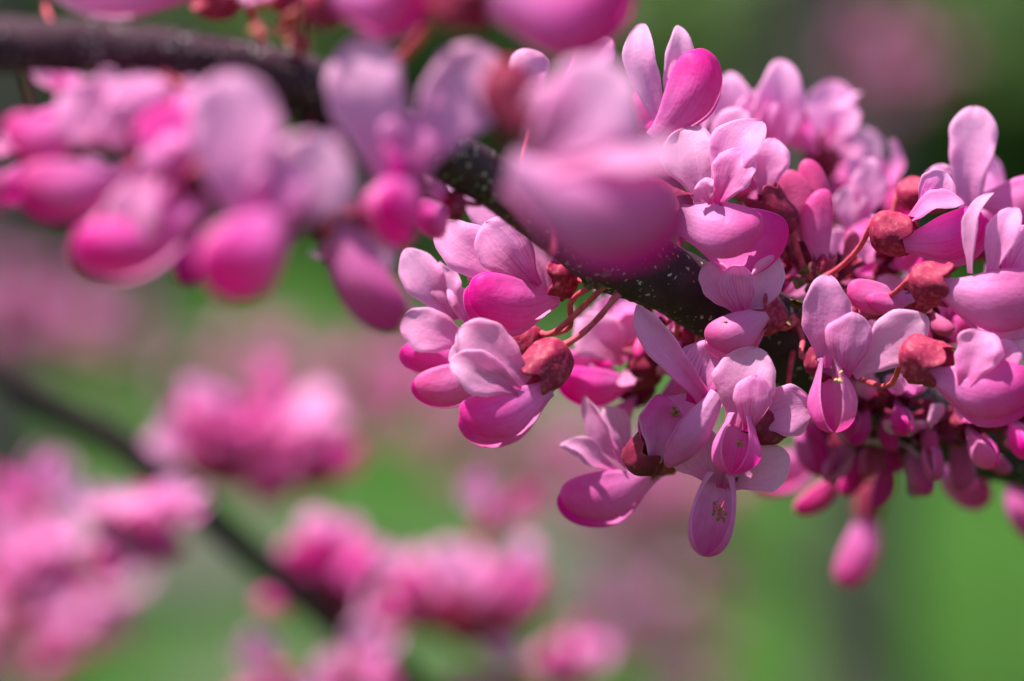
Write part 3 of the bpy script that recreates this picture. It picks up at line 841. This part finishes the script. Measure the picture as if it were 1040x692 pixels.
F = Flower('open flower with a long twisted petal and gaping dark keel below the branch', 396, (640, 472, -22))
F.calyx((664, 452, -2), 28, 'calyx_dark')
F.wing((716, 404, 10), (647, 310, 18), 36, (-.5, .3, .8), cup=.6, twist=.7, claw=.5)
F.standard((704, 410, 6), (726, 346, 8), 66, (-.1, .1, 1), ruffle=.1)
F.keel((712, 408, 4), (652, 448, 18), (-.15, -.85, -.5), 58, 22, 16, claw=.7, sides=(-1,))
F.wing((664, 470, 4), (672, 402, 26), 52, (.3, .1, .9), 'keel', 'keel_petal', cup=.5)
F.wing((730, 400, 24), (678, 474, 34), 36, (.2, .3, 1), 'keel', 'keel_petal', cup=-.5, claw=.6)
F.stamens((684, 424, 24), (.1, .4, .8), 6, 10, 10, 'anther_dark')
F.pedicel((760, 348, 404))

F = Flower('flower with rounded lilac petal at its right and a keel showing brown stamens', 394, (796, 440, -26))
F.calyx((765, 425, -8), 25, 'calyx_dark')
F.wing((744, 432, 2), (768, 352, -2), 68, (-.1, .05, 1))
F.wing((764, 425, -4), (826, 412, -2), 60, (.1, .1, 1), claw=.4)
F.standard((760, 438, 12), (768, 382, 24), 44, (.1, .3, 1), cup=-.3)
F.keel((752, 422, 10), (743, 482, 22), (.05, 0, -1), 46, 36, 5, claw=.7, fold=.3)
F.stamens((752, 448, 36), (0, -.2, 1), 4, 6, 8, 'anther_dark')
F.pedicel((806, 350, 407))

F = Flower('lowest sharp flower hanging under the branch, keel split by brown stamens', 396, (752, 462, -24))
F.calyx((736, 478, -4), 22, 'calyx_dark')
F.wing((738, 492, 0), (801, 462, 4), 54, (.1, .15, 1), claw=.4)
F.wing((724, 490, -2), (690, 432, -4), 56, (-.1, .1, 1))
F.standard((732, 496, 6), (742, 452, 12), 40, (0, .2, 1))
F.keel((732, 482, 10), (716, 566, 20), (.1, .1, -1), 40, 33, 12, claw=.7, fold=.3)
F.stamens((730, 512, 34), (0, -.6, .7), 10, 16, 16, 'anther_dark')
F.pedicel((780, 352, 408))

# buds packed under the branch at right
bl = [(842, 428, 408, -.4, -.9, 42, 'dark red bud just right of the butterfly flower keel'), (884, 446, 410, .1, -1, 44, 'round magenta bud under the branch, right of the spread flower'),
      (914, 446, 411, .2, -.9, 44, 'dark maroon bud right of the round magenta bud'), (898, 482, 414, -.2, -1, 44, 'maroon bud hanging below the round magenta bud'),
      (850, 494, 418, -.7, -.8, 46, 'small magenta bud pointing down left beside the orange blur'), (968, 462, 402, .1, -1, 50, 'dark pointed bud hanging below the dusky flower'),
      (934, 470, 414, .1, -1, 46, 'dull purple bud left of the dark pointed bud'), (872, 470, 416, -.3, -1, 44, 'wine coloured bud in the middle of the bud cluster'),
      (1016, 442, 402, .9, -.2, 52, 'dark brown red bud at the right edge below the dusky flower')]
for (x, y, Z, fx, fy, s, lb) in bl:
    auto(lb, x, y - 14, Z + 18, s * 1.55, (fx, fy, .25), (fy, -fx, .3) if abs(fy) > .5 else (0, 1, 0), ND if x < 930 else (960, 428, 424), cal='calyx_dark', group='flower buds on the near branch', closed=True)

auto('orange pink blurred flower behind the bud cluster', 838, 450, 452, 92, (-.85, -.35, .3), (0, .9, .3), (850, 400, 424), 1)
F = Flower('single long bud hanging lowest against the green lawn', 466, (884, 486, 0), 'flower_bud', 'flower bud', 'flower buds on the near branch')
F.calyx((880, 522, 0), 21, 'calyx_dark')
F.keel((881, 512, 0), (860, 596, 4), (.95, -.2, 0), 46, 21, .5, 'keel', 'bud_petal', claw=.6)
F.pedicel((890, 420, 424))

sb = [(800, 250, 408, -.3, .9, 'tiny pink bud on a red stalk just right of the central keel'), (858, 262, 408, .2, .9, 'tiny upright bud between the pale bud and the twin petals'),
      (872, 318, 400, .9, .3, 'tiny rosy bud under the larger rosy closed bud'), (905, 246, 410, .8, .5, 'tiny red bud tucked below the sunny red calyx'),
      (946, 318, 404, .6, -.5, 'tiny wine bud between the two right side calyces'), (880, 418, 402, -.2, -.9, 'tiny wine red bud right of the butterfly flower keel tip'),
      (902, 420, 403, .2, -.9, 'tiny dark bud beneath the right wing of the butterfly flower'), (945, 428, 402, -.1, -.9, 'tiny dark bud just under the dusky flower keel'),
      (990, 440, 404, .3, -.8, 'tiny maroon bud under the right part of the dusky flower'), (1005, 458, 408, .5, -.7, 'tiny maroon bud near the right edge under the branch'),
      (856, 462, 412, -.5, -.8, 'tiny magenta bud left in the hanging bud cluster'), (660, 340, 410, -.5, -.6, 'tiny dark red bud under the bark behind the twisted petal'),
      (700, 350, 410, .1, -.9, 'dark red bud under the bark right of the twisted petal'), (788, 372, 410, -.3, -.8, 'dark red bud in the shade left of the butterfly flower'),
      (775, 250, 412, .5, .7, 'tiny pink bud in the shade under the right end of the central keel')]
for (x, y, Z, fx, fy, lb) in sb:
    auto(lb, x, y, Z + (10 if y > 400 else 0), rng.uniform(40, 58), (fx, fy, .4), (-fy, fx, .3), (NB if y < 300 and x > 760 else NC if y < 380 and x > 760 else ND) if x > 740 else (690, 315, 406), cal='calyx_dark', group='flower buds on the near branch', closed=True, lod=.6)
# fillers behind the branch
fill = [(690, 372, 416, 80, (-.4, -.8, .3), (-.5, .5, .6), 'shaded flower tucked behind the twisted petal', (720, 330, 407)),
        (720, 345, 420, 76, (.2, -.9, .3), (0, .3, .9), 'shaded flower with red calyx close under the branch', (740, 330, 409)),
        (815, 415, 424, 84, (.3, -.7, .4), (.2, .7, .6), 'dim flower behind the butterfly flower keel', (850, 390, 418)),
        (900, 400, 430, 84, (.2, -.8, .2), (.6, .3, .6), 'shaded flower behind the maroon buds', (880, 395, 420)),
        (960, 440, 444, 96, (.5, -.6, .2), (.4, .8, .3), 'soft lilac flower behind the dark pointed bud', (960, 430, 430)),
        (1030, 470, 450, 100, (.4, -.7, .3), (.4, .7, .4), 'blurred pink flower at the right edge under the branch', (1040, 455, 440)),
        (920, 330, 415, 84, (.6, .2, .3), (-.2, .9, .3), 'shaded flower behind the rosy closed bud', (860, 370, 416)),
        (870, 275, 418, 74, (.5, .5, .4), (-.4, .8, .3), 'small flower among red stalks above the spread flower', NB),
        (1010, 235, 424, 92, (.7, .4, .2), (-.3, .9, .2), 'magenta flower behind the narrow upright petals at right', (880, 330, 418)),
        (800, 262, 414, 76, (-.1, .7, .5), (-.8, .2, .5), 'small dark pink flower behind the large central keel', NB),
        (712, 172, 416, 92, (-.5, .55, .5), (.4, .8, .1), 'bright pink flower filling the gap behind the central flower', (740, 290, 408)),
        (745, 235, 424, 80, (.4, .6, .4), (-.6, .7, .2), 'deep pink flower hidden behind the central keel', (760, 300, 410)),
        (668, 170, 420, 84, (-.3, .8, .2), (-.7, .3, .5), 'soft pink flower behind the raised keel at the top', (680, 270, 404)),
        (1000, 330, 420, 90, (.7, .1, .3), (-.1, 1, .2), 'shaded flower between the two right edge flowers', (900, 390, 420)),
        (770, 400, 420, 76, (-.2, -.7, .4), (.3, .6, .6), 'dim flower behind the rounded lilac petal', (800, 350, 412))]
fill += [(642, 402, 416, 72, (-.5, -.5, .6), (-.3, .8, .4), 'rosy flower in the gap left of the gaping dark keel', (672, 325, 405)),
        (610, 352, 420, 74, (-.6, -.2, .6), (-.1, .9, .3), 'soft pink flower right of the glossy dark red calyx', (655, 305, 403)),
        (756, 378, 416, 66, (-.2, -.3, .9), (.2, .9, .2), 'shaded rose flower under the cupped keel by the bark', (770, 345, 408)),
        (796, 355, 410, 60, (-.3, .2, .9), (.2, .9, -.1), 'little rose flower in the dark gap left of the butterfly flower', NC),
        (690, 340, 412, 62, (-.3, -.5, .8), (-.3, .8, .4), 'little pink flower close under the speckled bark', (700, 318, 404)),
        (850, 405, 412, 62, (.3, -.5, .8), (.3, .8, .3), 'little dark rose flower just right of the butterfly flower keel', ND),
        (960, 335, 412, 66, (.4, .2, .8), (-.3, .9, .1), 'rose flower filling the gap above the dusky flower', (890, 375, 416)),
        (880, 412, 412, 62, (-.3, -.6, .7), (-.3, .7, .5), 'small wine red flower in front of the branch below the spread flower', ND),
        (912, 408, 410, 60, (.2, -.5, .8), (.3, .8, .3), 'small shaded flower on the branch left of the dusky flower', ND),
        (940, 440, 412, 66, (.1, -.7, .6), (-.3, .6, .6), 'dim magenta flower on the branch below the dusky flower', (945, 425, 424)),
        (985, 436, 410, 66, (.4, -.5, .7), (.2, .8, .4), 'dark rose flower under the keel of the dusky flower', (985, 435, 428)),
        (1028, 425, 412, 70, (.3, -.4, .8), (.1, .9, .3), 'pink flower at the right edge in front of the branch', (1025, 445, 432)),
        (868, 446, 420, 66, (-.4, -.7, .5), (.4, .6, .6), 'wine red flower among the hanging buds', ND),
        (925, 452, 424, 66, (.3, -.8, .4), (.3, .5, .7), 'purple red flower at the back of the hanging buds', ND),
        (842, 330, 412, 62, (-.3, .3, .8), (.3, .9, 0), 'small red based flower behind the left wing of the spread flower', NC),
        (905, 350, 410, 62, (.5, .3, .6), (-.4, .8, .2), 'little pink flower behind the right wing of the spread flower', (880, 385, 414)),
        (790, 300, 412, 62, (-.2, .6, .6), (.5, .6, .4), 'little red based flower right of the cupped keel', NC),
        (905, 268, 412, 62, (.4, .4, .7), (-.5, .7, .2), 'little pink flower below the sunny red calyx', NB),
        (640, 335, 416, 66, (-.6, -.3, .6), (-.2, .9, .3), 'faint pink flower under the bark between the stalks', (660, 300, 402)),
        (1030, 250, 416, 80, (.3, .6, .5), (-.6, .6, .3), 'pale pink flower at the right edge behind the upright petals', (930, 390, 420)),
        (830, 150, 440, 84, (-.3, .6, .4), (.5, .7, .2), 'soft pink flower in the back row above the magenta upright bud', (830, 310, 414)),
        (900, 205, 436, 76, (.3, .1, .9), (-.2, .9, .2), 'soft pink flower behind the small twin petals', (880, 330, 418))]
for (x, y, Z, s, f, u, lb, nd) in fill:
    auto(lb, x, y, Z, s, f, u, nd, .9, cal='calyx_dark')

# ------------------------------------------------------------------ blurred flowers at upper left, nearer the camera
F = Flower('blurred flower with two broad mauve petals and round pink keel at left', 325, (312, 196, -36))
F.calyx((286, 216, -12), 36, 'calyx_dark')
F.wing((256, 236, 4), (226, 74, 10), 100, (-.1, .15, 1))
F.wing((282, 236, -2), (338, 142, 2), 104, (.2, .2, 1))
F.standard((268, 232, 14), (290, 170, 24), 70, (0, .2, 1))
F.keel((288, 214, 2), (212, 278, 66), (-.3, -.85, .3), 92, 46, 2, claw=.5)
F.pedicel(NE, 6, mat='calyx_dark')

F = Flower('blurred flower with two pale raised petals above a ball shaped keel', 342, (420, 176, -40))
F.calyx((410, 192, -16), 32, 'calyx_dark')
F.wing((392, 184, 0), (362, 38, 8), 88, (-.1, .15, 1))
F.wing((420, 178, 0), (494, 48, 4), 92, (.2, .2, 1))
F.standard((404, 180, 10), (418, 118, 16), 64, (.1, .2, 1))
F.keel((412, 188, -6), (386, 226, 48), (-.1, -.85, .4), 82, 42, 1, claw=.6)
F.pedicel(NF, 6, mat='calyx_dark')

F = Flower('dark pink keel pointing down beside the first sharp flower', 352, (326, 190, -6))
F.calyx((346, 226, 0), 36, 'calyx_dark')
F.keel((344, 222, 4), (403, 328, 10), (-.87, -.5, .1), 56, 30, 1, claw=.75)
F.wing((356, 236, -8), (400, 270, -8), 50, (.3, .2, 1))
F.pedicel(NE, 6, mat='calyx_dark')

F = Flower('small magenta flower behind the ball shaped keel', 378, (470, 205, -8))
F.calyx((455, 208, 0), 20)
F.keel((455, 212, 0), (424, 222, 8), (0, -1, .1), 46, 22)
F.wing((452, 204, 0), (428, 166, 0), 34, (-.2, .2, 1))
F.pedicel(NI)

F = Flower('blurred round pink bud at the left edge below the dark branch', 338, (110, 128, -14), 'flower_bud', 'flower bud', 'flower buds on the near branch')
F.calyx((80, 130, 0), 30)
F.keel((88, 132, 0), (4, 138, 10), (0, -1, .1), 58, 28, .5, 'keel', 'bud_petal', claw=.55)
F.pedicel(NG, 6, mat='calyx_dark')

F = Flower('blurred pink flower at left with pale petals above a pointed keel', 338, (188, 140, -14))
F.calyx((146, 160, 0), 38)
F.keel((140, 172, 4), (22, 192, 22), (-.1, -1, .1), 66, 32, 3)
F.wing((136, 150, 8), (62, 92, 12), 80, (-.1, .3, 1))
F.wing((150, 140, 4), (130, 78, 4), 76, (.1, .2, 1))
F.standard((140, 150, 18), (104, 110, 22), 60, (-.1, .2, 1))
F.pedicel(NG, 6, mat='calyx_dark')

F = Flower('blurred magenta flower hanging lowest at left with a pale hanging petal', 336, (232, 140, -8))
F.calyx((208, 188, 2), 46)
F.keel((210, 206, 0), (78, 258, 30), (-.3, -.95, .1), 68, 38, 7, claw=.5)
F.wing((156, 172, 24), (122, 246, 36), 66, (-.2, .3, 1))
F.wing((196, 180, 10), (152, 112, 10), 70, (-.1, .2, 1), 'keel')
F.standard((182, 188, 20), (160, 140, 20), 56)
F.pedicel(NG, 6, mat='calyx_dark')

auto('blurred purple flower cut off by the left edge', -28, 150, 332, 90, (.1, -.8, .3), (-.6, .4, .6), (-40, 60, 342), .8, lod=.8)
auto('deep red based flower squeezed under the dark branch at left', 205, 120, 344, 92, (-.3, -.6, .6), (-.3, .8, .5), NG, .7)
for (x, y, Z, s_, f, u, lb, nd) in [(70, 100, 356, 78, (-.6, -.3, .5), (-.2, .9, .3), 'pink flower at the back of the left blossoms just under the branch', NG),
        (120, 190, 356, 84, (-.4, -.6, .5), (-.5, .6, .5), 'pink flower filling the middle of the left blossoms', NG),
        (185, 215, 354, 84, (-.1, -.8, .4), (-.6, .4, .5), 'dark rose flower at the back right of the left blossoms', NG),
        (150, 120, 352, 76, (-.2, -.4, .8), (-.3, .9, .2), 'small rose flower touching the underside of the branch', NG),
        (340, 170, 362, 76, (-.3, -.4, .7), (-.3, .8, .4), 'rose flower between the mauve petals and the ball shaped keel', NE),
        (365, 250, 366, 72, (.1, -.8, .5), (-.7, .2, .6), 'dark rose flower hanging beside the down pointing keel', NE),
        (30, 160, 352, 76, (-.5, -.5, .5), (-.4, .8, .3), 'pink flower close to the left edge among the blurred blossoms', (20, 60, 347))]:
    auto(lb, x, y, Z, s_, f, u, nd, .9, cal='calyx_dark')
auto('blurred flower turned away at left, its deep red base towards the camera', 182, 168, 342, 92, (-.35, -.55, -.7), (-.4, .7, -.5), NG, .8, cal='calyx_dark')
auto('blurred flower turned away beside the down pointing keel, red base in front', 328, 226, 354, 78, (.1, -.6, -.75), (-.5, .4, -.5), NE, .8, cal='calyx_dark')
auto('blurred flower turned away near the round pink bud, small red base in front', 110, 122, 344, 70, (-.6, .1, -.75), (0, .9, .2), NG, .8, cal='calyx_dark')
auto('pink flower between the left blossoms and the broad mauve petals', 186, 120, 352, 84, (.2, -.5, .6), (-.5, .7, .4), NG, .7)

F = Flower('large blurred magenta keel hanging from the top edge right of centre', 336, (440, -14, -12))
F.calyx((488, -4, 0), 48)
F.keel((496, -10, 2), (636, -4, 12), (.03, -1, .1), 112, 50, 4, claw=.6)
F.wing((510, -30, 0), (580, -110, 0), 90, (-.1, .2, 1))
F.wing((505, -34, -10), (500, -120, -10), 90, (-.1, .2, 1))
F.pedicel((404, 62, 356), 8, .02)

F = Flower('blurred purple pink keel at the top edge above the two pale raised petals', 342, (312, 4, -10))
F.calyx((338, -2, 0), 36)
F.keel((336, -8, 2), (432, -14, 10), (0, -1, .1), 84, 40, 3, claw=.6)
F.wing((350, -30, 0), (390, -110, 0), 80, (-.1, .2, 1))
F.pedicel(NE, 6, mat='calyx_dark')

F = Flower('pale blurred flower along the top edge above the dark branch at left', 360, (246, -4, -8))
F.calyx((206, -8, 0), 32)
F.keel((200, -14, 2), (52, -24, 10), (0, -1, .1), 58, 28, 2, 'wing', claw=.6)
F.wing((190, -10, 0), (120, -70, 0), 80, (-.1, .2, 1))
F.pedicel((280, 66, 368), 6)

auto('small red and pink flower at the node above the dark branch', 286, -12, 360, 66, (-.3, .8, .3), (-.8, .3, .4), NE, .7)
auto('shaded flower above the branch at the far left top corner', 30, -34, 358, 70, (-.4, .6, .3), (.5, .8, .2), (80, 40, 349), .8)

# ------------------------------------------------------------------ farther twig with its clusters
B2 = [pp(-700, 120, 520, 16), pp(-300, 255, 530, 20), pp(-80, 342, 545, 27), pp(0, 384, 548, 30), pp(100, 438, 553, 32), pp(190, 507, 560, 33), pp(270, 574, 568, 34), pp(350, 642, 576, 36), pp(420, 702, 585, 38), pp(560, 800, 600, 40),
      [*at(900, 1200, .65), .005], [*at(1150, 2800, .77), .009], [at(1150, 2800, .77)[0] + .03, at(1150, 2800, .77)[1] + .1, -.1, .013]]
mb = branch_mesh('redbud_branch', B2, M['bark_far'], 200, 14)
r2 = empty('redbud_branch', at(190, 505, .552)); tag(r2, 'dark blurred branch slanting down from the left edge', 'branch', 'farther redbud branches')
mb.build('stem', M['bark_far'], r2)
B3 = [pp(-500, 180, 1400, 8), pp(-150, 290, 1420, 10), pp(100, 352, 1440, 11), pp(350, 398, 1460, 12), pp(560, 470, 1480, 13), pp(740, 560, 1500, 14), pp(900, 700, 1520, 16), pp(1200, 1300, 1560, 26), [*at(1400, 3000, 1.62), .012], [at(1400, 3000, 1.62)[0], at(1400, 3000, 1.62)[1] + .1, -.1, .018]]
mb = branch_mesh('redbud_branch', B3, M['bark_far'], 160, 12)
r3 = empty('redbud_branch', at(350, 398, 1.46)); tag(r3, 'faint far branch crossing the lawn behind the slanting dark branch', 'branch', 'farther redbud branches')
mb.build('stem', M['bark_far'], r3)

def cluster(label, px, py, Z, n, size, main=(0, 1, .2), spread=.9, rad=14, group='blurred blossom clusters behind', lod=.5):
    z = Z / 1000.0
    g = empty('blossom_cluster', at(px, py, z)); tag(g, label, 'blossom cluster', group)
    main = unit(main)
    nu = dict(nu=12, nv=9)
    for i in range(n):
        f = unit(main + rng.normal(0, spread, 3) * np.array([1, 1, .8]))
        up = unit(np.array([0, 1, 0]) + rng.normal(0, .3, 3) - f * .3); up = unit(up - f * up.dot(f)); sd_ = np.cross(f, up)
        o = np.array([px, -py, 0]) + f * size * .5 + rng.normal(0, rad, 3)
        s = size * rng.uniform(.85, 1.15)
        def T(x, y, zz):
            q = o + (f * x + sd_ * y + up * zz) * s
            return (q[0], -q[1], q[2])
        mb = MB()
        def put(gm, mi): mb.add(atv(gm[0], z), gm[1], gm[2], mi)
        put(calyx_shape(T(-.42, 0, 0), T(0, 0, 0), s * .26, nv=14), 0)
        for k in (1, -1):
            put(keel_half(T(-.05, 0, 0), T(.8, 0, -.1), -up, s * .44, s * .22, k, 2, **nu), 2)
            put(petal(T(0, .1 * k, .1), T(.25, .38 * k, .8), s * .6, f * .7 + sd_ * k * .5, **nu), 1)
        put(petal(T(0, 0, .12), T(.2, 0, .7), s * .5, f, **nu), 1)
        a = atv([P3(T(-.42, 0, 0))], z)[0]; b = at(px, py, z)
        V, Fc, UV = tube(spline([a, (a + b) / 2 + rng.normal(0, .0006, 3), b], 8), .0005, 6); mb.add(V, Fc, UV, 3)
        mb.build('blossom', [M['calyx'], M['wing'], M['keel'], M['pedicel']], g)
    return g

cluster('blurred cluster above the slanting branch, two pale lobes at its right end', 200, 482, 585, 8, 70, (.5, .75, .1), .55, 14)
cluster('blurred cluster with lilac tip, farthest right along the slanting branch top', 274, 478, 605, 7, 72, (-.1, .4, .2), .6, 18)
cluster('blurred bright magenta blossoms hanging close under the slanting branch', 132, 504, 548, 6, 70, (.1, -.5, .5), .6, 14)
cluster('blurred pink blossoms at the left edge under the slanting branch', 46, 540, 620, 6, 66, (-.1, -.2, .3), .7, 16)
cluster('large blurred blossom mass in the lower left corner', 66, 622, 730, 9, 66, (-.2, 0, .3), 1.0, 34)
cluster('second blurred blossom mass in the bottom left corner, left of the grey lawn', -14, 650, 760, 7, 64, (0, 0, .3), 1.0, 30)
cluster('blurred pointed pink cluster at the lower end of the slanting branch', 338, 618, 576, 9, 66, (-.1, .5, .4), .75, 14)
cluster('blurred pale pink cluster bottom centre, tallest right of the slanting branch', 474, 640, 590, 13, 70, (.1, .5, .4), .8, 32)
cluster('blurred blossoms cut by the bottom edge below the pointed cluster', 330, 722, 572, 6, 62, (-.2, .1, .4), .8, 20)
cluster('small blurred lilac tuft at the bottom edge right of centre', 590, 705, 605, 4, 54, (0, 1, .3), .5, 10)

far = [(25, 330, 9), (110, 362, 7), (240, 382, 7), (340, 398, 10), (395, 388, 7), (500, 460, 8), (580, 480, 9), (640, 525, 9), (705, 500, 7), (690, 560, 6)]
names = ['faint pink cluster on the far branch at the left edge', 'faint pink cluster on the far branch just above the dark slanting branch', 'faint far cluster behind the two pale lobed blossoms', 'faint far cluster between the left keel tips and the slanting branch clusters',
         'faint far cluster just left of the leftmost sharp flower', 'faint far cluster under the sharp left spray', 'faint far cluster behind the lone hanging flower', 'faint far cluster below the lone hanging flower', 'faint far cluster behind the gaping dark keel', 'faint far cluster left of the lowest sharp flower']
for (x, y, n), lb in zip(far, names):
    cluster(lb, x, y, 1440 + x * .1, n, 36, (0, .3, .2), 1.0, 26, 'faint far blossom clusters', .4)
fs = [('soft pink spray far off at the top right', 895, 70, 2100, 9, 26, 20), ('dim pink spray low in the middle of the lawn', 640, 620, 1500, 12, 34, 34), ('dim pink spray at the bottom right of centre beside the pale tuft', 690, 660, 1500, 9, 34, 30)]
for lb, x, y, Z, n, s, rd in fs:
    cluster(lb, x, y, Z, n, s, (0, .3, .2), 1.0, rd, 'faint far blossom clusters', .4)

for o in bpy.data.objects:
    if '_w' in o.keys(): del o['_w']
